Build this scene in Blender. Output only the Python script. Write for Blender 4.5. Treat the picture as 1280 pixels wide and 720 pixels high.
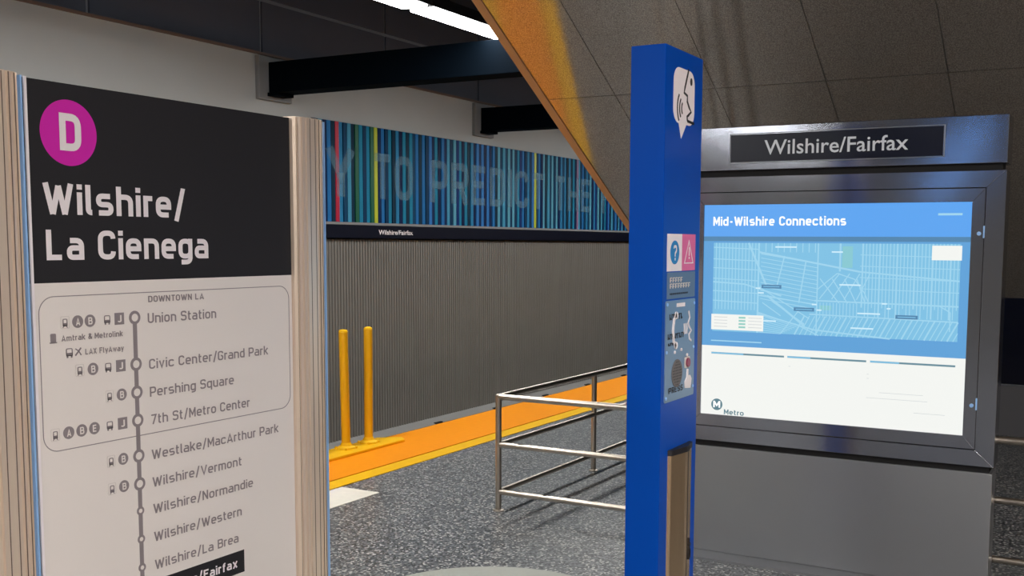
import bpy, bmesh, math, random
from mathutils import Vector, Matrix
random.seed(7)
S = bpy.context.scene
COL = S.collection
for o in list(bpy.data.objects):
    bpy.data.objects.remove(o)

# ------------------------------------------------------------------ camera
CAMH = 1.6
cd = bpy.data.cameras.new('camera')
cam = bpy.data.objects.new('camera', cd); COL.objects.link(cam)
yaw, pit, rol = .49917, .09323, .005813
f_px, pcx, pcy = 1325.9, 681.3, 428.2
cy_, sy_ = math.cos(yaw), math.sin(yaw)
Mw = Matrix(((sy_, -cy_, 0), (0, 0, -1), (cy_, sy_, 0)))
c, s = math.cos(pit), math.sin(pit)
P_ = Matrix(((1, 0, 0), (0, c, -s), (0, s, c)))
c, s = math.cos(rol), math.sin(rol)
Q_ = Matrix(((c, -s, 0), (s, c, 0), (0, 0, 1)))
W2C = Q_ @ P_ @ Mw                                   # world -> (right, down, forward)
R = (Matrix(((1, 0, 0), (0, -1, 0), (0, 0, -1))) @ W2C).transposed().to_4x4()
cam.matrix_world = Matrix.Translation((0, 0, CAMH)) @ R
cd.sensor_fit = 'HORIZONTAL'; cd.sensor_width = 36
cd.lens = f_px / 1280 * 36
cd.shift_x = (640 - pcx) / 1280
cd.shift_y = (pcy - 360) / 1280
cd.clip_start = .05; cd.clip_end = 200
S.camera = cam

# ------------------------------------------------------------------ light levels
w = bpy.data.worlds.new('station_air'); S.world = w; w.use_nodes = True
w.node_tree.nodes['Background'].inputs[0].default_value = (.55, .6, .7, 1)
w.node_tree.nodes['Background'].inputs[1].default_value = .05
STRIP_EDGE = 36.0        # lamps over the platform edge
STRIP_PLAT = 92.0         # lamps over the middle of the platform
S.view_settings.view_transform = 'Standard'
S.view_settings.look = 'None'
S.view_settings.gamma = 1
S.view_settings.use_curve_mapping = False
S.view_settings.exposure = 0.0


# ------------------------------------------------------------------ materials
def lin(r, g, b):
    def f(v):
        v /= 255
        return v / 12.92 if v <= .04045 else ((v + .055) / 1.055) ** 2.4
    return (f(r), f(g), f(b), 1)


def mat(name, rgb, rough=.5, metal=0, noise=None, bump=0, nscale=8, spec=.5, emit=None, estr=0, stretch=None, coat=0):
    m = bpy.data.materials.new(name); m.use_nodes = True
    nt = m.node_tree; b = nt.nodes['Principled BSDF']
    b.inputs['Base Color'].default_value = lin(*rgb)
    b.inputs['Roughness'].default_value = rough
    b.inputs['Metallic'].default_value = metal
    b.inputs['Specular IOR Level'].default_value = spec
    b.inputs['Coat Weight'].default_value = coat
    if emit:
        b.inputs['Emission Color'].default_value = lin(*emit)
        b.inputs['Emission Strength'].default_value = estr
    if noise or bump:
        tc = nt.nodes.new('ShaderNodeTexCoord'); mp = nt.nodes.new('ShaderNodeMapping')
        nt.links.new(tc.outputs['Object'], mp.inputs[0])
        if stretch: mp.inputs['Scale'].default_value = stretch
        n = nt.nodes.new('ShaderNodeTexNoise'); n.inputs['Scale'].default_value = nscale
        n.inputs['Detail'].default_value = 5
        nt.links.new(mp.outputs[0], n.inputs[0])
        if noise:
            mx = nt.nodes.new('ShaderNodeMix'); mx.data_type = 'RGBA'
            k = lin(*rgb)
            mx.inputs[6].default_value = tuple(v * (1 - noise) for v in k[:3]) + (1,)
            mx.inputs[7].default_value = tuple(min(1, v * (1 + noise)) for v in k[:3]) + (1,)
            nt.links.new(n.outputs[0], mx.inputs[0]); nt.links.new(mx.outputs[2], b.inputs['Base Color'])
        if bump:
            bp = nt.nodes.new('ShaderNodeBump'); bp.inputs['Strength'].default_value = bump
            bp.inputs['Distance'].default_value = .01
            nt.links.new(n.outputs[0], bp.inputs['Height']); nt.links.new(bp.outputs[0], b.inputs['Normal'])
    return m


def terrazzo(name, cols, scale, rough):
    """chips of several greys: voronoi cells through a colour ramp, big soft mottling over it"""
    m = bpy.data.materials.new(name); m.use_nodes = True
    nt = m.node_tree; b = nt.nodes['Principled BSDF']
    tc = nt.nodes.new('ShaderNodeTexCoord')
    v = nt.nodes.new('ShaderNodeTexVoronoi'); v.inputs['Scale'].default_value = scale
    v.inputs['Randomness'].default_value = 1
    nt.links.new(tc.outputs['Object'], v.inputs['Vector'])
    sx = nt.nodes.new('ShaderNodeSeparateColor'); nt.links.new(v.outputs['Color'], sx.inputs[0])
    r = nt.nodes.new('ShaderNodeValToRGB'); r.color_ramp.interpolation = 'CONSTANT'
    el = r.color_ramp.elements
    el[0].position = 0; el[0].color = lin(*cols[0][1])
    el[1].position = cols[1][0]; el[1].color = lin(*cols[1][1])
    for p, cc in cols[2:]:
        e = el.new(p); e.color = lin(*cc)
    nt.links.new(sx.outputs[0], r.inputs[0])
    n = nt.nodes.new('ShaderNodeTexNoise'); n.inputs['Scale'].default_value = 1.3; n.inputs['Detail'].default_value = 4
    nt.links.new(tc.outputs['Object'], n.inputs[0])
    mr = nt.nodes.new('ShaderNodeMapRange'); mr.inputs[3].default_value = .85; mr.inputs[4].default_value = 1.12
    nt.links.new(n.outputs[0], mr.inputs[0])
    mx = nt.nodes.new('ShaderNodeMix'); mx.data_type = 'RGBA'; mx.blend_type = 'MULTIPLY'; mx.inputs[0].default_value = 1
    nt.links.new(r.outputs[0], mx.inputs[6]); nt.links.new(mr.outputs[0], mx.inputs[7])
    nt.links.new(mx.outputs[2], b.inputs['Base Color'])
    b.inputs['Roughness'].default_value = rough
    return m


def emis(name, rgb, st):
    m = bpy.data.materials.new(name); m.use_nodes = True
    nt = m.node_tree; b = nt.nodes['Principled BSDF']
    b.inputs['Base Color'].default_value = (0.02, .02, .02, 1)
    b.inputs['Roughness'].default_value = .25
    b.inputs['Emission Color'].default_value = lin(*rgb)
    b.inputs['Emission Strength'].default_value = st
    return m


M = {}
M['terrazzo'] = terrazzo('terrazzo', [(0, (58, 60, 63)), (.3, (94, 97, 100)), (.62, (124, 127, 129)), (.86, (188, 187, 183))], 95, .32)
M['disc'] = mat('pale_disc', (176, 178, 168), .4, noise=.06, nscale=30)
M['orange'] = mat('orange_tile', (242, 146, 0), .55, spec=.2, noise=.05, nscale=20)
M['yellow'] = mat('yellow_paint', (236, 180, 6), .5, spec=.25, noise=.07, nscale=25)
M['yellow_post'] = mat('yellow_post', (228, 168, 0), .4, noise=.05, nscale=15)
M['black_gap'] = mat('dark_gap', (8, 8, 10), .8)
M['white_mark'] = mat('white_marking', (232, 226, 212), .55, noise=.05, nscale=20)
M['concrete'] = mat('concrete', (120, 118, 110), .85, noise=.12, nscale=5, bump=.2)
M['fascia'] = mat('grey_fascia', (186, 191, 192), .75, noise=.06, nscale=2)
M['upper'] = mat('dark_wall_panel', (84, 88, 102), .6, noise=.08, nscale=3)
M['upper_joint'] = mat('panel_joint', (150, 152, 160), .7)
M['ledge'] = mat('brown_ledge', (112, 92, 82), .6)
M['ribs'] = mat('ribbed_metal', (138, 135, 130), .5, .35, noise=.1, nscale=3)
M['plinth'] = mat('grey_plinth', (150, 149, 146), .7, noise=.06, nscale=6)
M['ceiling'] = mat('dark_ceiling', (46, 46, 52), .85)
M['beam'] = mat('blue_black_steel', (1, 7, 15), .85, spec=.05)
M['bracket'] = mat('grey_bracket', (134, 137, 140), .6)
M['soffit'] = mat('soffit_metal', (148, 141, 135), .085, .66, bump=.1, nscale=1.1)
_b = M['soffit'].node_tree; _p = _b.nodes['Principled BSDF']; _t = _b.nodes.new('ShaderNodeTexCoord')
_v = _b.nodes.new('ShaderNodeTexNoise'); _v.inputs['Scale'].default_value = 170; _v.inputs['Detail'].default_value = 2
_b.links.new(_t.outputs['Object'], _v.inputs[0])
_r = _b.nodes.new('ShaderNodeValToRGB'); _r.color_ramp.elements[0].position = .35; _r.color_ramp.elements[1].position = .72
_r.color_ramp.elements[0].color = lin(138, 130, 124); _r.color_ramp.elements[1].color = lin(204, 195, 184)
_b.links.new(_v.outputs[0], _r.inputs[0]); _b.links.new(_r.outputs[0], _p.inputs['Base Color'])
M['soffit_grey'] = mat('soffit_grey', (92, 92, 96), .6, .2)
M['navy'] = mat('navy_panel', (14, 22, 52), .2, spec=.3)
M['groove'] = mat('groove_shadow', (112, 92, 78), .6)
M['tan'] = mat('tan_trim', (196, 152, 110), .4, .2)
M['steel'] = mat('brushed_steel', (152, 154, 163), .14, .9, noise=.04, nscale=6, bump=.04, stretch=(1, 1, 1))
M['steel_low'] = mat('satin_steel', (158, 160, 163), .38, .8, noise=.04, nscale=3)
M['steel_rail'] = mat('rail_steel', (186, 176, 164), .3, 1)
M['steel_col'] = mat('column_steel', (238, 219, 200), .34, .4, noise=.05, nscale=60, stretch=(1, 1, .004))
M['chrome_glint'] = mat('painted_glint', (160, 204, 255), .3, .1)  # blue highlight of the column edges is put into this base colour
M['blue'] = mat('blue_enamel', (0, 74, 178), .35, spec=.12)
M['blue_dark'] = mat('blue_seam', (0, 40, 96), .4)
M['sign_black'] = mat('sign_black', (44, 43, 46), .6, spec=.2)
M['sign_white'] = mat('sign_white', (240, 233, 228), .5, spec=.3)
M['print_white'] = mat('print_white', (250, 242, 245), .5)
M['print_grey'] = mat('print_grey', (146, 136, 139), .5)
M['print_light'] = mat('print_pale_grey', (218, 211, 206), .5)
M['magenta'] = mat('magenta', (222, 36, 182), .45)
M['ink'] = mat('print_ink', (30, 28, 32), .5)
M['plate_black'] = mat('plate_black', (9, 13, 32), .3)
M['plate_text'] = mat('plate_text', (200, 204, 210), .4, emit=(200, 204, 210), estr=.12)
M['key_blue'] = mat('key_blue', (20, 130, 200), .5)
M['key_pink'] = mat('key_pink', (232, 110, 165), .5)
M['plate_steel'] = mat('call_plate_steel', (130, 160, 190), .4, .35)
M['sticker_grey'] = mat('sticker_grey', (96, 124, 158), .5)
M['speaker'] = mat('speaker_mesh', (122, 118, 118), .7, .2)
M['button'] = mat('call_button', (150, 60, 90), .4)
M['lamp'] = emis('strip_lamp', (252, 252, 250), STRIP_EDGE)
M['lamp_plat'] = emis('platform_lamp', (255, 246, 238), STRIP_PLAT)
M['streak_glow'] = emis('added_streak_glow', (120, 180, 255), 20)
M['housing'] = mat('lamp_housing', (30, 31, 36), .6)
M['logo'] = emis('backlit_logo', (96, 134, 146), .9)
M['cover'] = mat('cover_steel', (204, 176, 142), .26, .85, noise=.1, nscale=50, stretch=(1, 1, .01))
# backlit poster inks (they give off light)
M['bl_head'] = emis('backlit_header', (92, 165, 242), .97)
M['bl_body'] = emis('backlit_body', (96, 164, 220), .95)
M['bl_map'] = emis('backlit_map', (128, 196, 232), .95)
M['bl_road'] = emis('backlit_road', (160, 214, 240), .96)
M['bl_white'] = emis('backlit_white', (244, 246, 242), .98)
M['bl_text'] = emis('backlit_text', (255, 255, 255), 1.1)
M['bl_dark'] = emis('backlit_dark', (84, 138, 180), .9)
M['bl_teal'] = emis('backlit_teal', (110, 150, 165), .85)
M['bl_green'] = emis('backlit_green', (150, 210, 200), .95)
M['bl_park'] = emis('backlit_park', (138, 204, 214), .95)
M['bl_bar'] = emis('backlit_bar', (205, 236, 250), 1.0)
M['bl_grey'] = emis('backlit_grey', (205, 210, 212), .98)


# ------------------------------------------------------------------ object helpers
WL = {}


def put(o, parent, org):
    COL.objects.link(o); org = Vector(org); WL[o] = org
    if parent is not None:
        o.parent = parent; o.location = org - WL[parent]
    else:
        o.location = org
    return o


def tag(o, label=None, cat=None, group=None, kind=None):
    if label: o['label'] = label
    if cat: o['category'] = cat
    if group: o['group'] = group
    if kind: o['kind'] = kind
    return o


def empty(name, loc, **k):
    o = bpy.data.objects.new(name, None); o.empty_display_size = .1
    put(o, None, loc); return tag(o, **k)


class MB:
    """collects simple solids and makes ONE mesh object of them"""
    def __init__(s): s.v = []; s.f = []; s.sm = False

    def add(s, vs, fs):
        n = len(s.v); s.v += [tuple(v) for v in vs]; s.f += [tuple(i + n for i in f) for f in fs]; return s

    def box(s, x0, x1, y0, y1, z0, z1):
        if x0 > x1: x0, x1 = x1, x0
        if y0 > y1: y0, y1 = y1, y0
        if z0 > z1: z0, z1 = z1, z0
        return s.add([(x0, y0, z0), (x1, y0, z0), (x1, y1, z0), (x0, y1, z0), (x0, y0, z1), (x1, y0, z1), (x1, y1, z1), (x0, y1, z1)],
                     [(0, 3, 2, 1), (4, 5, 6, 7), (0, 1, 5, 4), (1, 2, 6, 5), (2, 3, 7, 6), (3, 0, 4, 7)])

    def tube(s, p, q, r, n=16, r2=None, caps=True):
        p, q = Vector(p), Vector(q); d = (q - p).normalized()
        a = d.orthogonal().normalized(); b = d.cross(a)
        r2 = r if r2 is None else r2; vs = []
        for i in range(n):
            t = 2 * math.pi * i / n; e = a * math.cos(t) + b * math.sin(t)
            vs += [p + e * r, q + e * r2]
        fs = [(2 * i, 2 * ((i + 1) % n), 2 * ((i + 1) % n) + 1, 2 * i + 1) for i in range(n)]
        if caps: fs += [tuple(2 * i for i in reversed(range(n))), tuple(2 * i + 1 for i in range(n))]
        return s.add(vs, fs)

    def lathe(s, cx, cy, prof, n=24):
        vs = []
        for r, z in prof:
            for i in range(n):
                t = 2 * math.pi * i / n; vs.append((cx + r * math.cos(t), cy + r * math.sin(t), z))
        fs = [(k * n + i, k * n + (i + 1) % n, (k + 1) * n + (i + 1) % n, (k + 1) * n + i) for k in range(len(prof) - 1) for i in range(n)]
        fs += [tuple(reversed(range(n))), tuple((len(prof) - 1) * n + i for i in range(n))]
        return s.add(vs, fs)

    def prism(s, F, pts, n0, n1):
        """polygon pts (u,v) of frame F, between heights n0 (back) and n1 (front) along the outward normal"""
        a = sum(pts[i][0] * pts[(i + 1) % len(pts)][1] - pts[(i + 1) % len(pts)][0] * pts[i][1] for i in range(len(pts)))
        if a < 0: pts = list(reversed(pts))
        k = len(pts)
        vs = [F(u, v, n0) for u, v in pts] + [F(u, v, n1) for u, v in pts]
        fs = [tuple(reversed(range(k))), tuple(range(k, 2 * k))] + [(i, (i + 1) % k, (i + 1) % k + k, i + k) for i in range(k)]
        return s.add(vs, fs)

    def rect(s, F, u0, u1, v0, v1, n0, n1): return s.prism(F, [(u0, v0), (u1, v0), (u1, v1), (u0, v1)], n0, n1)

    def rrect(s, F, u0, u1, v0, v1, r, n0, n1): return s.prism(F, rr(u0, u1, v0, v1, r), n0, n1)

    def disc(s, F, u, v, r, n0, n1, k=28, sx=1): return s.prism(F, [(u + sx * r * math.cos(2 * math.pi * i / k), v + r * math.sin(2 * math.pi * i / k)) for i in range(k)], n0, n1)

    def loop(s, F, pts, wd, n0, n1):
        """closed band of width wd just inside the outline pts"""
        k = len(pts); cu = sum(p[0] for p in pts) / k; cv = sum(p[1] for p in pts) / k; inn = []
        for i in range(k):
            a, b, c2 = Vector(pts[i - 1]), Vector(pts[i]), Vector(pts[(i + 1) % k])
            t = ((b - a).normalized() + (c2 - b).normalized()).normalized(); nn = Vector((-t.y, t.x))
            if nn.dot(Vector((cu, cv)) - b) < 0: nn = -nn
            inn.append(b + nn * wd)
        vs = [F(p[0], p[1], n1) for p in pts] + [F(p[0], p[1], n1) for p in inn] + [F(p[0], p[1], n0) for p in pts] + [F(p[0], p[1], n0) for p in inn]
        fs = []
        for i in range(k):
            j = (i + 1) % k
            fs += [(i, j, j + k, i + k), (i + 2 * k, j + 2 * k, j, i), (i + k, j + k, j + 3 * k, i + 3 * k)]
        return s.add(vs, fs)

    def stroke(s, F, pts, wd, n0, n1):
        """open thick polyline"""
        P = [Vector(p) for p in pts]; L = []; Rr = []
        for i, p in enumerate(P):
            t = (P[min(i + 1, len(P) - 1)] - P[max(i - 1, 0)]).normalized(); nn = Vector((-t.y, t.x)) * wd / 2
            L.append(p + nn); Rr.append(p - nn)
        for i in range(len(P) - 1):
            s.prism(F, [L[i], L[i + 1], Rr[i + 1], Rr[i]], n0, n1)
        return s

    def build(s, name, material, parent=None, smooth=False, bevel=0, **k):
        xs = [v[0] for v in s.v]; ys = [v[1] for v in s.v]; zs = [v[2] for v in s.v]
        org = Vector(((min(xs) + max(xs)) / 2, (min(ys) + max(ys)) / 2, min(zs)))
        me = bpy.data.meshes.new(name)
        me.from_pydata([Vector(v) - org for v in s.v], [], s.f); me.validate()
        bm = bmesh.new(); bm.from_mesh(me)
        if bevel:
            es = [e for e in bm.edges if len(e.link_faces) == 2 and e.calc_face_angle(0) > .6]
            bmesh.ops.bevel(bm, geom=es, offset=bevel, segments=2, profile=.6, affect='EDGES', clamp_overlap=True)
        bmesh.ops.recalc_face_normals(bm, faces=bm.faces)
        bm.to_mesh(me); bm.free()
        if smooth: me.shade_smooth() if not hasattr(me, 'set_sharp_from_angle') else (me.shade_smooth(), me.set_sharp_from_angle(angle=.7))
        me.materials.append(material)
        o = bpy.data.objects.new(name, me)
        return tag(put(o, parent, org), **k)


def rr(u0, u1, v0, v1, r, k=6):
    out = []
    for cu, cv, a0 in ((u1 - r, v1 - r, 0), (u0 + r, v1 - r, 90), (u0 + r, v0 + r, 180), (u1 - r, v0 + r, 270)):
        for i in range(k + 1):
            t = math.radians(a0 + 90 * i / k); out.append((cu + r * math.cos(t), cv + r * math.sin(t)))
    return out


def frame_y(Y):                       # face looking towards -Y, u = +X
    return lambda u, v, n=0: Vector((u, Y - n, v))


def frame_x(X):                       # face looking towards -X, u = -Y
    return lambda u, v, n=0: Vector((X - n, -u, v))


def box(name, x0, x1, y0, y1, z0, z1, m, parent=None, bevel=0, **k):
    return MB().box(x0, x1, y0, y1, z0, z1).build(name, m, parent, bevel=bevel, **k)


FC = {}


def glyph_data(body, bold, squeeze):
    key = (body, bold)
    if key not in FC:
        cu = bpy.data.curves.new('lettering', 'FONT'); cu.body = body; cu.size = 1; cu.offset = bold
        cu.resolution_u = 3; cu.fill_mode = 'FRONT'
        ob = bpy.data.objects.new('lettering', cu); COL.objects.link(ob)
        dg = bpy.context.evaluated_depsgraph_get()
        me = bpy.data.meshes.new_from_object(ob.evaluated_get(dg))
        FC[key] = ([(v.co.x, v.co.y) for v in me.vertices], [tuple(p.vertices) for p in me.polygons])
        bpy.data.objects.remove(ob); bpy.data.meshes.remove(me); bpy.data.curves.remove(cu)
    return FC[key]


CAP = .729                             # capital height of the built-in face at size 1


def text(F, body, u, v, width, cap, m, parent, n=.0012, bold=.0, name='lettering', label=None):
    """flat lettering: left edge u, baseline v, fitted to width and capital height"""
    vs, fs = glyph_data(body, bold, 1)
    x0 = min(p[0] for p in vs); x1 = max(p[0] for p in vs)
    sx = width / (x1 - x0); sy = cap / CAP
    mb = MB(); mb.add([F(u + (x - x0) * sx, v + y * sy, n) for x, y in vs], fs)
    return mb.build(name, m, parent, label=label)


# ---- drawn lettering: uniform stroke, rounded-corner industrial sans, capital height 1
def rnd_path(P, r, closed=False):
    P = [Vector(p) for p in P]; n = len(P); out = []
    for i, p in enumerate(P):
        if not closed and i in (0, n - 1): out.append(p); continue
        a, b = P[i - 1], P[(i + 1) % n]; la, lb = (a - p).length, (b - p).length
        fa = 1 if (not closed and i == 1) else .5; fb = 1 if (not closed and i == n - 2) else .5
        q = min(r, la * fa, lb * fb); s_, e_ = p + (a - p).normalized() * q, p + (b - p).normalized() * q
        for j in range(7):
            t = j / 6; out.append(s_ * (1 - t) ** 2 + p * 2 * t * (1 - t) + e_ * t * t)
    if closed: out.append(out[0])
    o2 = [out[0]]
    for p in out[1:]:
        if (p - o2[-1]).length > 1e-4: o2.append(p)
    return o2


def glyph(ch, t):
    """list of (points, corner radius, closed) and the advance width"""
    b = t / 2; xh = .74; B, X, C1 = b, xh - b, 1 - b; w = .385 + t * .25; W = .43 + t * .25; m = xh * .5; H = .5; r = .2; R_ = .24
    S_ = lambda *p, r=0, c=False: (p, r, c)
    O = S_((0, B), (w, B), (w, X), (0, X), r=r, c=True)
    D = {
        'o': ([O], w), 'n': ([S_((0, 0), (0, xh)), S_((0, X), (w, X), (w, 0), r=r)], w),
        'h': ([S_((0, 0), (0, 1)), S_((0, X), (w, X), (w, 0), r=r)], w),
        'm': ([S_((0, 0), (0, xh)), S_((0, X), (w * .85, X), (w * .85, 0), r=.16), S_((w * .85, X), (w * 1.7, X), (w * 1.7, 0), r=.16)], w * 1.7),
        'r': ([S_((0, 0), (0, xh)), S_((0, X), (w * .6, X))], w * .46),
        'i': ([S_((0, 0), (0, xh)), S_((0, 1 - t * .95), (0, 1))], 0), 'l': ([S_((0, 1), (0, B), (.13, B), r=.12)], .08),
        't': ([S_((.06, .95), (.06, B), (.26, B), r=.13), S_((-.05, X), (.26, X))], .24),
        'e': ([S_((0, m), (w, m)), S_((w, m - b), (w, X), (0, X), (0, B), (w - .02, B), r=r)], w),
        'a': ([S_((w, 0), (w, X), (.03, X), r=r), S_((w, m + .03), (0, m + .03), (0, B), (w, B), r=.14)], w),
        's': ([S_((w - .02, X), (0, X), (0, m), (w, m), (w, B), (.0, B), r=.15)], w),
        'c': ([S_((w, X - .12), (w, X), (0, X), (0, B), (w, B), (w, B + .12), r=r)], w),
        'g': ([O, S_((w, xh), (w, -.22 + b), (.03, -.22 + b), r=r)], w), 'd': ([O, S_((w, 0), (w, 1))], w),
        'k': ([S_((0, 0), (0, 1)), S_((0, .27), (w, xh)), S_((.14, .42), (w, 0))], w),
        'u': ([S_((0, xh), (0, B), (w, B), r=r), S_((w, 0), (w, xh))], w), 'q': ([O, S_((w, -.22), (w, xh))], w),
        'v': ([S_((0, xh), (w / 2, b * .6), (w, xh))], w), 'y': ([S_((0, xh), (w / 2, b)), S_((w, xh), (w * .32, -.22))], w),
        'w': ([S_((0, xh), (.16, b), (.3, xh - b), (.44, b), (.6, xh))], .6),
        'x': ([S_((0, 0), (w, xh)), S_((0, xh), (w, 0))], w), 'f': ([S_((.3, C1), (.08, C1), (.08, 0), r=.16), S_((-.04, X), (.28, X))], .26),
        'W': ([S_((0, 1), (.215, 0)), S_((.215, 0), (.41, .92)), S_((.41, .92), (.605, 0)), S_((.605, 0), (.82, 1))], .82),
        'L': ([S_((0, 1), (0, B), (W * .9, B))], W * .85), 'C': ([S_((W, .72), (W, C1), (0, C1), (0, B), (W, B), (W, .28), r=R_)], W),
        'U': ([S_((0, 1), (0, B), (W, B), (W, 1), r=R_)], W), 'O': ([S_((0, B), (W, B), (W, C1), (0, C1), r=R_, c=True)], W),
        'S': ([S_((W, .76), (W, C1), (0, C1), (0, .52), (W, .52), (W, B), (0, B), (0, .22), r=.19)], W),
        'N': ([S_((0, 0), (0, 1)), S_((0, .97), (W, .03)), S_((W, 0), (W, 1))], W),
        'D': ([S_((0, B), (W, B), (W, C1), (0, C1), r=R_), S_((0, 0), (0, 1))], W),
        'T': ([S_((0, C1), (W + .04, C1)), S_((W / 2 + .02, 0), (W / 2 + .02, 1))], W),
        'A': ([S_((0, 0), (.28, 1 - b * .7), (.56, 0)), S_((.1, .25), (.46, .25))], .56),
        'P': ([S_((0, 0), (0, 1)), S_((0, C1), (W, C1), (W, .42), (0, .42), r=.2)], W),
        'V': ([S_((0, 1), (.28, b * .7), (.56, 1))], .56), 'M': ([S_((0, 0), (0, 1)), S_((0, .96), (.29, .3), (.58, .96)), S_((.58, 0), (.58, 1))], .58),
        'J': ([S_((.3, 1), (.3, B), (0, B), (0, .2), r=.18)], .3), 'F': ([S_((0, 0), (0, 1)), S_((0, C1), (W, C1)), S_((0, .52), (W * .85, .52))], W * .9),
        'E': ([S_((0, 0), (0, 1)), S_((0, C1), (W * .95, C1)), S_((0, .52), (W * .85, .52)), S_((0, B), (W * .95, B))], W * .95),
        'B': ([S_((0, 0), (0, 1)), S_((0, C1), (W * .95, C1), (W * .95, .53), (0, .53), r=.17), S_((0, .53), (W, .53), (W, B), (0, B), r=.18)], W),
        'G': ([S_((W, .74), (W, C1), (0, C1), (0, B), (W, B), (W, .5), (W * .55, .5), r=.2)], W),
        'R': ([S_((0, 0), (0, 1)), S_((0, C1), (W, C1), (W, .46), (0, .46), r=.2), S_((W * .5, .46), (W, 0))], W),
        'X': ([S_((0, 0), (W, 1)), S_((0, 1), (W, 0))], W), '7': ([S_((0, C1), (W, C1), (W * .35, 0))], W),
        'H': ([S_((0, 0), (0, 1)), S_((W, 0), (W, 1)), S_((0, .5), (W, .5))], W), 'I': ([S_((0, 0), (0, 1))], 0),
        'Y': ([S_((0, 1), (.26, .45), (.52, 1)), S_((.26, 0), (.26, .5))], .52),
        '/': ([S_((0, -.12), (.3, 1.08))], .3), '-': ([S_((0, .42), (.26, .42))], .26),
        '&': ([S_((W + .05, 0), (.08, .74), (.08, C1), (W * .75, C1), (W * .75, .68), (0, .4), (0, B), (W * .6, B), (W + .05, .42), r=.12)], W),
        '?': ([S_((0, .76), (0, C1), (W, C1), (W, .58), (W / 2, .5), (W / 2, .24), r=.18), S_((W / 2, 0), (W / 2, t))], W),
        '!': ([S_((0, .26), (0, 1)), S_((0, 0), (0, t))], 0), ' ': ([], .12)}
    return D[ch]


def sign_text(F, body, u, v, width, cap, m, parent, n=.0012, t=.18, name='lettering', label=None):
    """flat lettering in the drawn face: left edge u, baseline v, fitted to width"""
    quads = []; x = t / 2; sp = .105; lev = 0
    for ch in body:
        strokes, adv = glyph(ch, t)
        for pts, r, cl in strokes:
            P = rnd_path(pts, r, cl) if (r or cl) else [Vector(p) for p in pts]
            L = []; Rt = []; k = len(P)
            for i, p in enumerate(P):
                if cl and i in (0, k - 1): d1, d2 = (P[-1] - P[-2]).normalized(), (P[1] - P[0]).normalized()
                else: d1 = (P[i] - P[max(i - 1, 0)]) if i else P[1] - P[0]; d2 = (P[min(i + 1, k - 1)] - P[i]) if i < k - 1 else P[-1] - P[-2]
                d1, d2 = d1.normalized(), d2.normalized(); tt = (d1 + d2)
                tt = tt.normalized() if tt.length > 1e-3 else d1
                nn = Vector((-tt.y, tt.x)); cs = max(.45, abs(nn.dot(Vector((-d1.y, d1.x)))))
                L.append(p + nn * t / 2 / cs); Rt.append(p - nn * t / 2 / cs)
            lev = (lev + 1) % 4
            for i in range(k - 1): quads.append((lev * .00025, [(q[0] + x, q[1]) for q in (L[i], L[i + 1], Rt[i + 1], Rt[i])]))
        x += adv + sp + t
    tot = x - sp - t / 2; sx = width / tot
    mb = MB()
    for e_, q in quads: mb.add([F(u + p[0] * sx, v + min(1.08, max(-.24, p[1])) * cap, n + e_) for p in q], [(3, 2, 1, 0)])
    return mb.build(name, m, parent, label=label)


# ================================================================== SETTING
X0, X1, YR, YE, YW = -9.0, 24.0, -7.5, 5.27, 7.3
ZC = 4.85
box('floor', X0, X1, YR, 4.45, -1.1, 0, M['terrazzo'], kind='structure', label='speckled grey terrazzo platform floor')
box('trim_1', X0, X1, 4.45, 4.597, -1.1, .004, M['yellow'], kind='structure', label='narrow yellow border strip beside the terrazzo')
g = MB().box(X0, X1, 4.597, 4.612, -1.1, -.004).build('trim_3', M['black_gap'], kind='structure', label='thin dark groove between yellow and orange strips')
box('trim_2', X0, X1, 4.612, YE, -1.1, .004, M['orange'], kind='structure', label='wide orange warning strip at the platform edge')
box('trim_4', X0, X1, -4.75, -4.60, .0, .004, M['yellow'], kind='structure', label='yellow strip of the opposite platform edge')
box('trim_5', X0, X1, -5.42, -4.76, .0, .004, M['orange'], kind='structure', label='orange strip of the opposite platform edge')
box('floor.001', X0, X1, YE, YW + .3, -1.3, -1.0, M['concrete'], kind='structure', label='concrete track bed below the platform edge')
box('ceiling', X0, X1, YR, YW + .3, ZC, ZC + .2, M['ceiling'], kind='structure', label='dark station ceiling')
box('wall_back', X0 - .2, X0, YR, YW + .3, -1.3, ZC + .2, M['concrete'], kind='structure')
box('wall_front', X1, X1 + .2, YR, YW + .3, -1.3, ZC + .2, M['concrete'], kind='structure')
box('wall_right', X0, X1, YR - .2, YR, -1.1, ZC + .2, M['concrete'], kind='structure')

# ---- wall beyond the track
wall = box('wall_left', X0, X1, YW + .16, YW + .3, -1.0, ZC, M['concrete'], kind='structure', label='wall beyond the track')
# ribbed cladding: one folded sheet
per = .047; v = []; fcs = []; x = 2.0; cols_ = []
while x < X1 - .1:
    cols_ += [(x, YW), (x + per * .5, YW), (x + per * .62, YW + .018), (x + per * .88, YW + .018)]
    x += per
for (a, b) in cols_: v += [(a, b, -.52), (a, b, 1.63)]
fcs = [(2 * i, 2 * i + 2, 2 * i + 3, 2 * i + 1) for i in range(len(cols_) - 1)]
mb = MB(); mb.add(v, fcs)
mb.build('ribbed_cladding', M['ribs'], wall, kind='stuff')
FPr = [(YW + .02, -.515), (YW - .15, -.560), (YW - .15, -1.0), (YW + .02, -1.0)]
plm = MB(); plm.add([(xx, q[0], q[1]) for xx in (2.0, X1) for q in FPr], [(0, 1, 2, 3), (7, 6, 5, 4), (0, 4, 5, 1), (1, 5, 6, 2), (2, 6, 7, 3), (3, 7, 4, 0)])
plinth = plm.build('trim_6', M['plinth'], kind='structure', label='grey sloping ledge at the foot of the ribbed wall')
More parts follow.
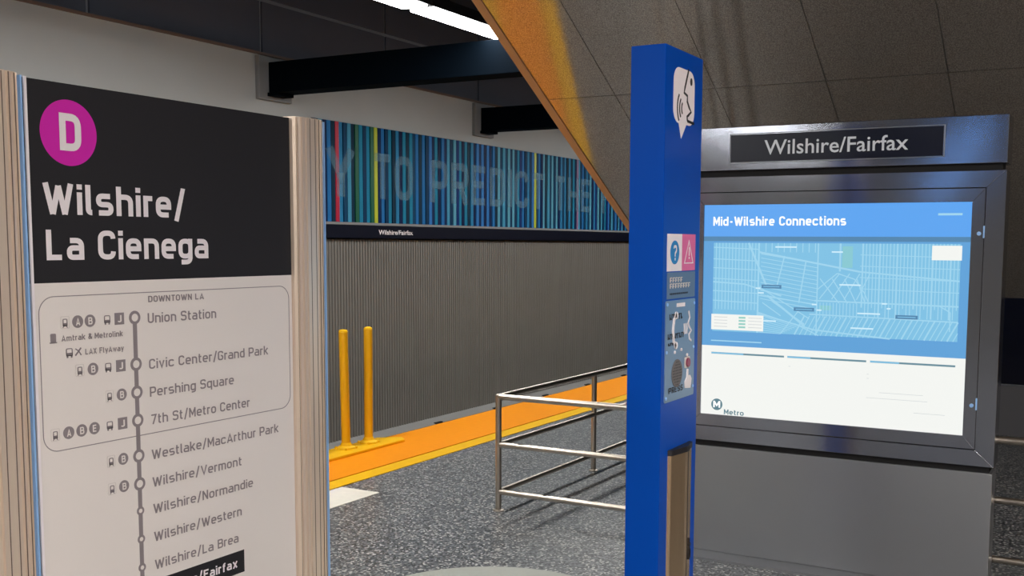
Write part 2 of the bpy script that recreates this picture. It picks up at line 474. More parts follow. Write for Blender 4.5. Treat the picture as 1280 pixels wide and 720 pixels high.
box('ledge_face', 2.0, X1, YW - .153, YW - .149, -1.0, -.563, M['ledge'], plinth)
box('lower_face', 2.0, X1, YW + .0, YW + .16, -1.0, -.60, M['plinth'], wall)
k = 0
xs = 2.0
while xs < 20:
    xc = 10.464 + 1.343 * (k - 6)
    if xc > 2.1 and xc < 20: box('drain_slot', xc - .07, xc + .07, YW - .156, YW - .12, -.60, -.546, M['black_gap'], plinth)
    k += 1; xs = xc
mb = MB(); mb.box(2.0, X1, YW + .02, YW + .16, 2.86, 3.37); mb.box(2.0, 8.44, YW + .02, YW + .16, 1.81, 2.86); mb.build('fascia', M['fascia'], wall)
box('ledge', 2.0, X1, YW - .002, YW + .16, 3.37, 3.395, M['ledge'], wall, bevel=.004)
box('joint_backing', 2.0, X1, YW + .12, YW + .16, 3.395, ZC, M['upper_joint'], wall)
for i in range(-2, 9):
    xa = 5.885 + 1.951 * i
    if xa < 1.9 or xa > 22: continue
    for za, zb in ((3.40, 3.895), (3.930, ZC - .02)):
        box('panel', xa + .018, xa + 1.933, YW + .10, YW + .13, za, zb, M['upper'], wall)

# ---- coloured stripe artwork above the name band
art = empty('art_frieze', (12, YW, 1.81), label='long art band of vertical blue and teal stripes with faint pale words', cat='artwork')
pal = [(8, 50, 110), (10, 72, 118), (6, 40, 96), (12, 84, 130), (14, 62, 92), (8, 58, 140),
       (44, 128, 176), (70, 150, 186), (34, 112, 176), (92, 162, 190), (28, 130, 166), (50, 120, 190)]
pm = [mat('stripe_ink', tuple(int(q * (.78 if i < 6 else 1.02)) for q in p), .5, spec=.15) for i, p in enumerate(pal)]
px = {'red': mat('stripe_red', (190, 24, 60), .4), 'yel': mat('stripe_lime', (190, 200, 50), .4), 'grn': mat('stripe_green', (16, 96, 70), .4), 'pnk': mat('stripe_mauve', (140, 110, 150), .4)}
box('backing', 8.45, 21.8, YW + .04, YW + .1, 1.81, 2.86, M['beam'], art)
special = {8.81: 'red', 9.50: 'yel', 13.07: 'yel', 9.17: 'grn', 9.43: 'grn', 14.39: 'pnk', 5.3: 'red', 7.1: 'yel', 17.2: 'red', 18.9: 'yel'}
sw = .0655; x = 8.46; last = -1; me_cache = {}
while x < 21.75:
    sp = next((v2 for k2, v2 in special.items() if abs(k2 - (x + sw / 2)) <= sw / 2), None)
    if sp: m_ = px[sp]
    else:
        last = 0 if last else 1
        m_ = pm[random.randrange(6) + 6 * last]
    dep = random.choice((0, .008))
    key = (m_.name, dep)
    if key not in me_cache:
        o = box('stripe', x + .004, x + sw - .004, YW + dep, YW + .045, 1.815, 2.855, m_, art); me_cache[key] = o
    else:
        o = me_cache[key].copy(); put(o, art, (x + sw / 2, WL[me_cache[key]].y, 1.815))
    x += sw
# pale words laid over the stripes (translucent print)
gm = bpy.data.materials.new('pale_print'); gm.use_nodes = True
gn = gm.node_tree; gb = gn.nodes['Principled BSDF']
gb.inputs['Base Color'].default_value = lin(130, 180, 205); gb.inputs['Roughness'].default_value = .5; gb.inputs['Alpha'].default_value = .3
FW = frame_y(YW)
for wd_, a, b in (('Y', 8.62, 9.12), ('TO', 9.40, 10.16), ('PREDICT', 10.50, 13.34), ('THE', 13.62, 14.85), ('FUTURE', 15.2, 17.9)):
    sign_text(FW, wd_, a, 2.08, b - a, .5, gm, art, n=.004, label='faint pale capital letters')

# ---- dark band with the station name
band = empty('name_band', (12, YW, 1.64), label='dark name band running along the ribbed wall under the stripes', cat='sign band')
box('band', 2.0, X1, YW - .055, YW - .004, 1.645, 1.785, M['plate_black'], band)
box('top_edge', 2.0, X1, YW - .06, YW - .004, 1.785, 1.812, M['bracket'], band)
FB = frame_y(YW - .055)
text(FB, 'Wilshire/Fairfax', 9.44, 1.688, .64, .052, M['print_white'], band, bold=.02)

# ---- steel cross beams
for i, (xb, lb) in enumerate(((7.79, 'nearer blue-black steel beam crossing above the track, left of the two'), (11.6, 'farther short-looking blue-black beam above the striped artwork'))):
    bmo = empty('cross_beam', (xb + .12, 5.4, 3.018), label=lb, cat='beam', group='steel beams over the track')
    box('beam_body', xb, xb + .24, 3.2 if i == 0 else 3.2, YW - .03, 3.018, 3.305, M['beam'], bmo, bevel=.006)
    box('wall_bracket', xb - .13, xb + .32, YW - .03, YW + .02, 2.95, 3.36, M['bracket'], bmo, bevel=.01)
    box('lower_flange', xb - .02, xb + .20, YW - .16, YW - .03, 2.985, 3.018, M['beam'], bmo)

# ---- strip lamps
LL = 2.42


def strip(xa, yc, zc_, material, label, group, w_=.26, L=LL, rods=True):
    e = empty('strip_lamp', (xa + L / 2, yc, zc_), label=label, cat='lamp', group=group)
    box('housing', xa + .012, xa + L - .012, yc - w_ / 2 - .02, yc + w_ / 2 + .02, zc_ + .012, zc_ + .09, M['housing'], e)
    box('diffuser', xa + .05, xa + L - .05, yc - w_ / 2, yc + w_ / 2, zc_, zc_ + .012, material, e)
    if rods:
        for q in (xa + .4, xa + L - .4): MB().tube((q, yc, zc_ + .09), (q, yc, ZC), .012, 8).build('hanger_rod', M['housing'], e)
    return e


for i in range(-6, 5):
    xa = 6.68 + LL * i
    lab = {-1: 'white strip lamp cut by the top of the picture, left of the lamp joint', 0: 'white strip lamp right of the lamp joint, ending behind the sloped soffit'}.get(i, 'white ceiling strip lamp over the platform edge, outside the picture')
    strip(xa, 4.735, 3.34, M['lamp'], lab, 'strip lamps over the platform edge', w_=.22)
for i in range(-3, 1):
    strip(.5 + LL * i, -1.9, 3.6, M['lamp_plat'], 'warm strip lamp over the middle of the platform, behind the camera', 'strip lamps over the platform middle')

bt = empty('added_streak_tube', (-6, 2.2, 2.2), label='added slanted blue-white tube on a dark post, placed to streak the kiosk header', cat='lamp')  # unseen tube and carrier, added to reflect as a streak in the kiosk header
MB().tube((-6, 1.84, 3.43), (-6, 2.54, 2.23), .022, 12).build('tube', M['streak_glow'], bt)
MB().tube((-6.08, 1.78, ZC), (-6.08, 1.78, 3.4), .03, 8).build('post', M['housing'], bt)
MB().tube((-6.08, 1.78, 3.45), (-6.08, 2.56, 2.2), .03, 8).build('added_carrier', M['housing'], bt)

# ---- floor markings
MB().disc(lambda u, v, n=0: Vector((u, v, n)), 3.84, 2.385, .622, -.01, .003, 64).build('floor_disc', M['disc'], label='pale grey round disc set in the terrazzo floor', cat='floor disc')
box('floor_marking', 4.45, 5.365, 4.13, 4.435, 0, .003, M['white_mark'], label='white rectangular patch on the floor beside the yellow strip', cat='floor marking')

# ---- yellow posts on the platform edge
pp = empty('bollard_pair', (6.45, 5.15, 0), label='two slim yellow posts standing on one yellow base plate at the platform edge', cat='posts')
MB().prism(lambda u, v, n=0: Vector((u, v, n)), [(5.6, 5.02), (6.86, 5.02), (6.93, 5.10), (6.80, 5.262), (5.6, 5.262)], .004, .026).build('base_plate', M['yellow'], pp, bevel=.006)
for xx, dx in ((6.31, -.02), (6.585, .006)):
    pq = MB().tube((xx, 5.17, .026), (xx + dx, 5.17, .925), .034, 20).build('post', M['yellow_post'], pp, smooth=True)
    MB().lathe(xx + dx, 5.17, [(.034, .925), (.030, .938), (.012, .944)]).build('cap', M['yellow'], pq, smooth=True)
    MB().lathe(xx, 5.17, [(.075, .026), (.07, .04), (.045, .052), (.036, .075)]).build('collar', M['yellow'], pq, smooth=True)
    for t in range(4):
        a = t * math.pi / 2 + .7
        MB().lathe(xx + .075 * math.cos(a), 5.17 + .075 * math.sin(a), [(.012, .026), (.012, .042), (.006, .046)], 8).build('bolt', M['yellow'], pq)

# ================================================================== SLOPED SOFFIT (underside of the stairs)
K = math.tan(math.radians(30)); XA, ZA = 5.265, 2.985
nrm = Vector((K, 0, 1)).normalized()


def sof(x, y, h=0):
    return Vector((x, y, ZA - K * (x - XA))) + nrm * h


def slab(x0, x1, y0, y1, h0, h1):
    vs = [sof(x, y, h) for h in (h0, h1) for x, y in ((x0, y0), (x1, y0), (x1, y1), (x0, y1))]
    return MB().add(vs, [(0, 3, 2, 1), (4, 5, 6, 7), (0, 1, 5, 4), (1, 2, 6, 5), (2, 3, 7, 6), (3, 0, 4, 7)])


st = empty('stair_underside', (5, 1, 0), kind='structure', label='sloped metal-panelled underside of the stairs with a tan edge trim')
slab(1.75, 9.66, -1.7, 3.33, .012, .12).build('core', M['plinth'], st)
SC = 1.12      # panel grid measured at edge y = 3.0, scaled to the true distance
ycuts = [2.945, 2.525, 1.945, 1.363, .785, .205, -.375, -.955, -1.535]
xcuts = [1.3, 3.43, 5.425, 7.42, 8.64]
ycuts = [q * SC for q in ycuts]; xcuts = [q * SC for q in xcuts]
for a in range(len(xcuts) - 1):
    for b in range(len(ycuts) - 1):
        gp = .0022
        slab(xcuts[a] + gp, xcuts[a + 1] - gp, ycuts[b + 1] + gp, ycuts[b] - gp, 0, .012).build('panel', M['navy'] if a == 3 else M['soffit'], st, label='dark navy lower soffit panel' if a == 3 else None)
slab(1.75, 9.66, 3.302, 3.36, -.006, .06).build('edge_trim', M['tan'], st, bevel=.003)
# side cheeks and top of the stair body
for yy in (3.28, -1.71):
    vs = [sof(2.1, yy, .06), sof(9.66, yy, .06), Vector((9.76, yy, .0)), Vector((11.4, yy, 0)), Vector((3.7, yy, 4.45)), Vector((3.7, yy, ZC - .01)), Vector((2.1, yy, ZC - .01))]
    vs2 = [p + Vector((0, .03, 0)) for p in vs]; k = len(vs)
    MB().add(vs + vs2, [tuple(range(k)), tuple(reversed(range(k, 2 * k)))] + [(i, (i + 1) % k, (i + 1) % k + k, i + k) for i in range(k)]).build('side_cheek', M['soffit'], st)
box('low_wall', 9.68, 9.75, -1.7, 3.33, 0, .42, M['soffit_grey'], st, label='low grey wall closing the space under the stairs')

# ================================================================== GUARD RAIL
XR, YB = 5.36, 3.235
gr = empty('guard_rail', (XR, YB, 0), label='brushed steel three-bar guard rail around the space under the stairs', cat='railing')
RH = (.115, .402, .69); rp = .0185
for (a, b) in ((XR, YB), (6.66, YB), (7.96, YB), (9.1, YB), (XR, 1.95), (XR, .52), (XR, -.9)):
    po = MB().tube((a, b, 0), (a, b, RH[2]), rp, 16).build('post', M['steel_rail'], gr, smooth=True)
    MB().lathe(a, b, [(.034, 0), (.034, .006), (.022, .01)], 16).build('base_flange', M['steel_rail'], po, smooth=True)
for h in RH:
    r_ = .0185 if h == RH[2] else .0165
    MB().tube((XR, YB, h), (9.1, YB, h), r_, 16).build('bar', M['steel_rail'], gr, smooth=True)
    MB().tube((XR, YB, h), (XR, -.9, h), r_, 16).build('bar', M['steel_rail'], gr, smooth=True)
MB().lathe(XR, YB, [(.004, RH[2] - .0195), (.0195, RH[2] - .014), (.0195, RH[2] + .010), (.013, RH[2] + .017), (.004, RH[2] + .0195)], 16).build('corner_joint', M['steel_rail'], gr, smooth=True)

# ================================================================== MAP KIOSK
KX = 5.15; YA, YBk = .481, 2.035
kd = .17
ki = empty('map_kiosk', (KX + .08, 1.26, 0), label='steel map kiosk under the sloped soffit with a backlit area map and station name header', cat='kiosk')
FK = frame_x(KX)
box('core', KX + .02, KX + kd - .02, YA + .02, YBk - .02, .01, 2.17, M['black_gap'], ki)
hd = box('header', KX, KX + kd + .03, YA, YBk, 1.969, 2.182, M['steel'], ki, bevel=.003)
lp = box('base_panel', KX + .004, KX + kd - .01, YA + .004, YBk, .012, .563, M['steel_low'], ki, bevel=.003)
box('floor_plate', KX - .13, KX + kd, YA + .0, YBk, 0, .012, M['steel_low'], ki)
# outer frame: four mitred members
fr0, fr1, fz0, fz1 = -YBk, -YA, .594, 1.937
ii = (-1.955, -.563, .668, 1.862)
out = [(fr0, fz0), (fr1, fz0), (fr1, fz1), (fr0, fz1)]; inn = [(ii[0], ii[2]), (ii[1], ii[2]), (ii[1], ii[3]), (ii[0], ii[3])]
for a in range(4):
    b = (a + 1) % 4
    MB().prism(FK, [out[a], out[b], inn[b], inn[a]], -kd, 0).build('frame_member', M['steel'], ki, bevel=.0015)
# door frame around the poster
sc0, sc1, sz0, sz1 = -1.893, -.62, .73, 1.798
o2 = [(ii[0] + .003, ii[2] + .003), (ii[1] - .003, ii[2] + .003), (ii[1] - .003, ii[3] - .003), (ii[0] + .003, ii[3] - .003)]
i2 = [(sc0, sz0), (sc1, sz0), (sc1, sz1), (sc0, sz1)]
dr = empty('x', (KX, 1.26, .67)); dr.name = 'door'; dr.parent = ki; dr.location = WL[dr] - WL[ki]
for a in range(4):
    b = (a + 1) % 4
    MB().prism(FK, [o2[a], o2[b], i2[b], i2[a]], -.06, -.004).build('door_member', M['steel'], dr, bevel=.0015)
for (yy, zz) in ((.586, 1.655), (.586, .873)):
    MB().disc(FK, -yy, zz, .009, -.006, .003, 16).build('lock', M['chrome_glint'], dr)
    MB().rrect(FK, -yy + .017, -yy + .024, zz - .02, zz + .035, .003, -.006, .003).build('hinge', M['chrome_glint'], dr)
# header plate
pl = MB().rect(FK, -1.756, -.753, 2.008, 2.141, 0, .004).build('name_plate', M['plate_black'], ki)
MB().loop(FK, [(-1.762, 2.002), (-.747, 2.002), (-.747, 2.147), (-1.762, 2.147)], .004, 0, .007).build('plate_border', M['steel_low'], pl)
text(FK, 'Wilshire/Fairfax', -1.585, 2.041, .68, .073, M['plate_text'], pl, n=.0055, bold=.008)
# ---- backlit poster
ps = MB().rect(FK, sc0, sc1, sz0, sz1, -.03, -.012).build('poster', M['bl_white'], ki)
N0 = -.012


def flat(nm, m, fn, lvl, parent=ps, **k):
    mb = MB(); fn(mb, N0, N0 + lvl); return mb.build(nm, m, parent, **k)


flat('header_print', M['bl_head'], lambda b, p, q: b.rect(FK, sc0, sc1, 1.638, sz1, p, q), .0006)
flat('body_print', M['bl_body'], lambda b, p, q: b.rect(FK, sc0, sc1, 1.085, 1.638, p, q), .0006)
flat('separator', M['bl_dark'], lambda b, p, q: b.rect(FK, sc0, sc1, 1.617, 1.640, p, q), .0009)
mu0, mu1, mv0, mv1 = -1.84, -.66, 1.16, 1.608
flat('map_print', M['bl_map'], lambda b, p, q: b.rect(FK, mu0, mu1, mv0, mv1, p, q), .0012)


def clipseg(a, b, w_, roads, lv):
    """keep the part of a road inside the map sheet"""
    (x0, y0), (x1, y1) = a, b; t0, t1 = 0, 1; dx, dy = x1 - x0, y1 - y0
    for p, q in ((-dx, x0 - mu0), (dx, mu1 - x0), (-dy, y0 - mv0), (dy, mv1 - y0)):
        if p == 0:
            if q < 0: return
            continue
        r = q / p
        if p < 0: t0 = max(t0, r)
        else: t1 = min(t1, r)
    if t0 < t1: roads.stroke(FK, [(x0 + dx * t0, y0 + dy * t0), (x0 + dx * t1, y0 + dy * t1)], w_ * 1.25, N0 + .001, N0 + lv)


rd = MB()
W_ = mu1 - mu0; H_ = mv1 - mv0


def mp(a, b): return (mu0 + a * W_, mv0 + b * H_)        # map position from fractions


def seg(a0, b0, a1, b1, w_=.003, lv=.0018): clipseg(mp(a0, b0), mp(a1, b1), w_, rd, lv)


for i in range(14): seg(.012 + i * .0145, .25, .012 + i * .0145, 1, .0035)
for b in (.16, .33, .44, .58, .70, .80, .93): seg(0, b + .02, .2, b, .004)
seg(0, .56, .14, .54, .006); seg(.14, .54, .30, .42, .006)
seg(.155, 1, .24, .50, .008); seg(.2, 0, .2, 1, .007)
seg(.24, .42, .40, .10, .008); seg(.20, .52, .42, .18, .004)
for i in range(12): seg(.21, .88 - i * .045, .45, .78 - i * .045, .003)
for i in range(9): seg(.23 + i * .026, .9, .23 + i * .026, 1, .0035)
seg(.2, .9, .62, .7, .007); seg(.62, .7, 1, .62, .006)
seg(.31, .86, .28, .52, .005); seg(.40, .8, .375, .35, .005); seg(.45, 0, .45, 1, .005); seg(.54, .7, .54, 1, .007)
for i in range(4): seg(.46 + i * .05, .40, .54 + i * .04, .68, .004); seg(.46 + i * .05, .62, .54 + i * .035, .36, .004)
seg(.45, .5, .53, .68, .004); seg(.53, .68, .60, .62, .004); seg(.60, .62, .64, .48, .004); seg(.64, .48, .66, .36, .004)
seg(.44, .38, 1, .36, .006); seg(.20, .42, .44, .34, .004)
for i in range(28): seg(.63 + i * .0134, .22 + .1 * (i % 3 == 0), .63 + i * .0134, 1, .0035 if i % 5 else .006)
for b in (.5, .62, .74, .86): seg(.62, b + .02, 1, b, .003)
for i in range(13): seg(.45 + i * .0135, .2, .45 + i * .0135, .36, .003)
seg(.2, .22, .44, .06, .006); seg(.44, .06, 1, -.05, .006); seg(.42, .23, 1, .20, .005)
for i in range(30): seg(.36 + i * .0215, .0, .40 + i * .0215, .21, .0035 if i % 4 else .006)
for i in range(9): seg(.2, .01 + i * .028, .30 + i * .01, .0 + i * .012, .0025)
seg(.22, .34, .30, .2, .004); seg(.26, .36, .40, .12, .004); seg(.30, .0, .38, .28, .004); seg(.36, .12, .46, .0, .004)
seg(.93, .36, .97, .3, .004); seg(.97, .3, .97, .1, .004)
rd.build('road_print', M['bl_road'], ps)
for a, b2, c2, d2 in ((.548, .59, .74, .97), (.46, .51, .28, .33)):
    flat('park_print', M['bl_park'], lambda b, p, q: b.rect(FK, mp(a, 0)[0], mp(b2, 0)[0], mp(0, c2)[1], mp(0, d2)[1], p, q), .0014)
# small unreadable name bars on the map, dark station boxes, white legend cards
for a, c2, w2 in ((.27, .95, .09), (.505, .90, .045), (.54, .55, .085), (.615, .25, .09), (.59, .09, .09), (.225, .13, .055), (.19, .49, .02), (.2, .44, .025), (.43, .33, .02), (.45, .27, .02), (.71, .36, .02), (.73, .31, .015)):
    flat('name_bar', M['bl_bar'], lambda b, p, q: b.rect(FK, mp(a, 0)[0], mp(a + w2, 0)[0], mp(0, c2)[1], mp(0, c2)[1] + .007, p, q), .0022)
for a, c2 in ((.215, .50), (.355, .26), (.765, .215)):
    flat('station_box', M['bl_dark'], lambda b, p, q: b.rect(FK, mp(a, 0)[0], mp(a + .085, 0)[0], mp(0, c2)[1], mp(0, c2)[1] + .018, p, q), .0024)
    flat('station_box_text', M['bl_map'], lambda b, p, q: b.rect(FK, mp(a + .008, 0)[0], mp(a + .077, 0)[0], mp(0, c2)[1] + .007, mp(0, c2)[1] + .011, p, q), .0028)
flat('legend_card', M['bl_white'], lambda b, p, q: (b.rect(FK, -1.845, -1.573, 1.168, 1.247, p, q)), .003)
flat('legend_key', M['bl_green'], lambda b, p, q: [b.rect(FK, -1.70, -1.665, 1.18 + i * .016, 1.189 + i * .016, p, q) for i in range(4)], .0034, kind='stuff')
flat('legend_lines', M['bl_grey'], lambda b, p, q: [b.rect(FK, u, u + .07, 1.183 + i * .016, 1.186 + i * .016, p, q) for i in range(4) for u in (-1.83, -1.65)], .0034, kind='stuff')
flat('scale_card', M['bl_white'], lambda b, p, q: b.rect(FK, -.785, -.655, 1.533, 1.60, p, q), .003)
sign_text(FK, 'Mid-Wilshire Connections', -1.845, 1.694, .665, .045, M['bl_text'], ps, n=N0 + .0016)
flat('small_print', M['bl_road'], lambda b, p, q: (b.rect(FK, -.765, -.66, 1.738, 1.748, p, q), b.rect(FK, -1.845, -1.58, 1.108, 1.114, p, q)), .0016, kind='stuff')
for (a, b2, sp) in ((-1.842, -1.464, .45), (-1.447, -1.065, .3), (-1.047, -.664, .35)):
    flat('column_rule', M['bl_teal'], lambda b, p, q: b.rect(FK, a, b2, 1.043, 1.052, p, q), .0008)
    flat('column_rule', M['bl_map'], lambda b, p, q: b.rect(FK, a, a + (b2 - a) * sp, 1.044, 1.051, p, q), .0012)
flat('faint_print', M['bl_grey'], lambda b, p, q: [b.rect(FK, u, u + w2, z, z + .002, p, q) for u, w2, z in ((-1.06, .28, .872), (-.84, .14, .815), (-1.44, .01, 1.0), (-1.06, .01, .985), (-1.06, .01, .965), (-1.0, .2, .90))], .0008, kind='stuff')
lg = flat('logo_disc', M['logo'], lambda b, p, q: b.disc(FK, -1.807, .782, .030, p, q), .0008)
sign_text(FK, 'M', -1.826, .766, .038, .034, M['bl_text'], ps, n=N0 + .0016)
sign_text(FK, 'Metro', -1.768, .734, .105, .026, M['logo'], ps, n=N0 + .0012)

# ================================================================== BLUE CALL POST
FP = frame_y(1.44)
bp = empty('call_post', (3.69, 1.51, 0), label='tall blue call post with a white talking-face sign, standing left of the map kiosk', cat='call post')
box('body', 3.508, 3.878, 1.44, 1.573, 0, 2.296, M['blue'], bp, bevel=.004)
# talking face bubble
bub = MB(); pts = rr(3.583, 3.79, 2.035, 2.232, .05)
bub.prism(FP, pts, 0, .0015)
bub.prism(FP, [(3.635, 2.04), (3.715, 2.04), (3.662, 1.982)], 0, .0016)
bub.build('bubble_symbol', M['print_white'], bp, label='white speech bubble symbol')
fl = MB()
fl.stroke(FP, [(3.725, 2.236), (3.69, 2.168), (3.682, 2.148), (3.715, 2.14), (3.715, 2.12), (3.735, 2.10), (3.755, 2.086), (3.725, 2.07), (3.715, 2.066), (3.718, 2.055), (3.722, 2.050), (3.788, 2.047)], .0095, .0015, .003)
fl.build('face_outline', M['ink'], bp, label='dark outline of a face')
MB().disc(FP, 3.752, 2.195, .014, .0015, .003, 12, .7).build('eye_mark', M['ink'], bp)
for r_, d in ((.03, 0), (.05, 0), (.072, 0)):
    MB().stroke(FP, [(3.69 - r_ * math.cos(t), 2.09 + r_ * 1.0 * math.sin(t)) for t in [math.radians(q) for q in range(-40, 41, 10)]], .007, .0015, .003).build('sound_wave', M['ink'], bp)
# ? / ! sticker
MB().rect(FP, 3.547, 3.690, 1.502, 1.637, 0, .0015).build('help_sticker', M['print_white'], bp)
MB().rect(FP, 3.690, 3.828, 1.502, 1.637, 0, .0015).build('emergency_sticker', M['key_pink'], bp)
MB().disc(FP, 3.618, 1.570, .043, .0015, .0025).build('question_disc', M['key_blue'], bp)
sign_text(FP, '?', 3.601, 1.541, .034, .056, M['print_white'], bp, n=.0032)
tr = [(3.712, 1.528), (3.806, 1.528), (3.759, 1.616)]
MB().loop(FP, tr, .007, .0015, .003).build('warning_triangle', M['print_white'], bp)
sign_text(FP, '!', 3.754, 1.545, .010, .044, M['print_white'], bp, n=.0032)
# grey raised-letter plate, letters too blurred to read: rows of small raised marks
MB().rect(FP, 3.549, 3.828, 1.402, 1.498, 0, .0025).build('raised_letter_plate', M['sticker_grey'], bp)
mk = MB(); rnd = random.Random(3)
for row, (z, h, n_) in enumerate(((1.462, .016, 5), (1.440, .016, 8))):
    for i in range(n_):
        u = 3.575 + i * .026
        mk.stroke(FP, [(u, z), (u, z + h), (u + .014, z + h)], .004, .0025, .005)
        mk.stroke(FP, [(u, z + h * .5), (u + .012, z + h * .45)], .003, .0025, .005)
mk.build('raised_marks', M['print_light'], bp, kind='stuff')
mk = MB()
for i in range(14): mk.rect(FP, 3.575 + i * .013, 3.582 + i * .013, 1.417, 1.423, .0025, .004)
mk.build('braille_row', M['ink'], bp, kind='stuff')
# call plate
cp = MB().rrect(FP, 3.537, 3.83, 1.026, 1.396, .008, 0, .004).build('call_plate', M['plate_steel'], bp, label='blue-grey steel call plate')
for (u, z) in ((3.548, 1.383), (3.818, 1.378), (3.548, 1.21), (3.818, 1.21), (3.548, 1.042), (3.818, 1.06)):
    MB().disc(FP, u, z, .006, .004, .007, 10).build('screw', M['chrome_glint'], cp)
MB().rect(FP, 3.64, 3.72, 1.370, 1.384, .004, .006).build('indicator_strip', M['print_white'], cp)
mk = MB()
for u0, n_, z, h in ((3.575, 7, 1.325, .022), (3.560, 9, 1.255, .020), (3.565, 5, 1.232, .010)):
    for i in range(n_):
        u = u0 + i * .0185
        mk.stroke(FP, [(u, z), (u, z + h)], .005, .004, .0055)
        mk.stroke(FP, [(u, z + h * (.9 if i % 2 else .5)), (u + .011, z + h * (.9 if i % 3 else .1))], .004, .004, .0055)
mk.build('small_marks', M['ink'], cp, kind='stuff')
hs = MB(); hs.stroke(FP, [(3.632, 1.345), (3.612, 1.325), (3.603, 1.285), (3.612, 1.245), (3.632, 1.225)], .014, .004, .008)
hs.disc(FP, 3.634, 1.34, .014, .004, .008, 12); hs.disc(FP, 3.634, 1.23, .014, .004, .008, 12)
hs.build('handset_symbol', M['print_white'], cp, label='white telephone handset symbol')
fc = MB(); fc.stroke(FP, [(3.76, 1.35), (3.772, 1.325), (3.757, 1.305), (3.768, 1.29), (3.79, 1.275), (3.768, 1.262), (3.772, 1.245), (3.79, 1.235)], .008, .004, .007)
fc.build('face_symbol', M['print_white'], cp)
for u in (3.715, 3.73, 3.745): MB().stroke(FP, [(u, 1.265), (u + .004, 1.285), (u, 1.305)], .005, .004, .006).build('sound_wave_symbol', M['print_white'], cp)
for u, z in ((3.625, 1.205), (3.69, 1.21), (3.75, 1.185)): MB().disc(FP, u, z, .006, .004, .008, 10).build('indicator_light', M['print_white'], cp)
spk = MB().disc(FP, 3.652, 1.125, .052, .004, .006, 32).build('speaker', M['speaker'], cp)
hl = MB()
for i in range(-4, 5):
    for j in range(-4, 5):
        if i * i + j * j <= 17: hl.disc(FP, 3.652 + i * .0105, 1.125 + j * .0105, .0028, .006, .0063, 6)
hl.build('speaker_holes', M['ink'], spk, kind='stuff')
MB().rrect(FP, 3.728, 3.778, 1.135, 1.178, .006, .004, .007).build('button_surround', M['print_light'], cp)
MB().disc(FP, 3.753, 1.156, .017, .007, .013, 20).build('call_button', M['button'], cp, label='dull red call button')
hn = MB(); hn.prism(FP, [(3.735, 1.06), (3.79, 1.055), (3.80, 1.09), (3.785, 1.105), (3.765, 1.105), (3.765, 1.13), (3.753, 1.132), (3.748, 1.10), (3.73, 1.085)], .004, .007)
hn.build('hand_symbol', M['print_white'], cp, label='white pointing hand symbol')
sign_text(FP, 'PRESS', 3.572, 1.056, .14, .022, M['ink'], cp, n=.0052)
# steel cover below
cv = MB()
prof = [(3.585, 0), (3.592, .012), (3.70, .026), (3.726, .026), (3.738, .020), (3.800, .012), (3.811, 0)]
zs = (.10, .825)
vs = [Vector((u, 1.44 - n, z)) for z in zs for u, n in prof]; k = len(prof)
cv.add(vs, [tuple(reversed(range(k))), tuple(range(k, 2 * k))] + [(i, (i + 1) % k, (i + 1) % k + k, i + k) for i in range(k)])
cvo = cv.build('steel_cover', M['cover'], bp, label='folded stainless steel cover')
cc = MB(); k = len(prof)
vs = [Vector((u, 1.44 - n * 1.25, z)) for z in (.825, .846) for u, n in prof]
cc.add(vs, [tuple(reversed(range(k))), tuple(range(k, 2 * k))] + [(i, (i + 1) % k, (i + 1) % k + k, i + k) for i in range(k)])
cc.build('cover_cap', M['ink'], cvo)
MB().rect(FP, 3.729, 3.732, .10, .825, .02, .0268).build('cover_seam', M['ink'], cvo)
lk = MB(); lk.loop(FP, [(3.776 + .012 * math.cos(t * math.pi / 8), .415 + .026 * math.sin(t * math.pi / 8)) for t in range(16)], .004, .010, .021)
lk.disc(FP, 3.776, .45, .008, .010, .022, 10); lk.rect(FP, 3.773, 3.779, .45, .475, .010, .021)
lk.build('cover_key_ring', M['ink'], cvo)

# ================================================================== LINE SIGN
FS = frame_y(2.98)
sg = empty('line_sign', (2.71, 3.0, 0), label='large route sign between two fluted steel columns, black top and white station list', cat='sign')
box('panel_core', 2.122, 3.306, 2.99, 3.03, .12, 2.098, M['sign_black'], sg)
MB().rect(FS, 2.130, 3.304, 1.466, 2.096, -.012, 0).build('black_panel', M['sign_black'], sg)
MB().rect(FS, 2.130, 3.304, .14, 1.466, -.012, 0).build('white_panel', M['sign_white'], sg)
box('panel_edge', 2.121, 2.130, 2.966, 2.972, .12, 2.098, M['print_white'], sg)


def column(cx):
    """flat-fronted steel column: a broad rounded face, stepped flutes towards both outer edges"""
    half = [(.0, .062), (.030, .062), (.033, .055), (.037, .055), (.040, .061), (.052, .059), (.055, .051), (.059, .051), (.062, .056),
            (.071, .052), (.073, .044), (.077, .044), (.080, .047), (.088, .036), (.092, .018), (.092, .0)]
    pf = [(-x_, y_) for x_, y_ in reversed(half)] + half[1:]
    ring = [(cx + x_, 3.005 - y_) for x_, y_ in pf] + [(cx + x_, 3.005 + y_) for x_, y_ in reversed(pf[1:-1])]
    n = len(ring); e = MB()
    e.add([(x_, y_, z) for z in (0, 2.103) for x_, y_ in ring], [(i, (i + 1) % n, (i + 1) % n + n, i + n) for i in range(n)] + [tuple(reversed(range(n))), tuple(range(n, 2 * n))])
    co = e.build('column', M['steel_col'], sg)
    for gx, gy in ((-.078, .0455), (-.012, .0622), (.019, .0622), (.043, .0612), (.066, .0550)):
        MB().box(cx + gx - .0016, cx + gx + .0016, 3.005 - gy - .0004, 3.005 - gy + .006, 0, 2.10).build('groove_shade_strip', M['groove'], co)  # brown strip puts the shade of a flute into colour
    MB().box(cx + .0905, cx + .0965, 2.958, 3.0, 0, 2.098).build('edge_strip', M['chrome_glint'], co, label='edge strip with its blue highlight painted on')
    return co


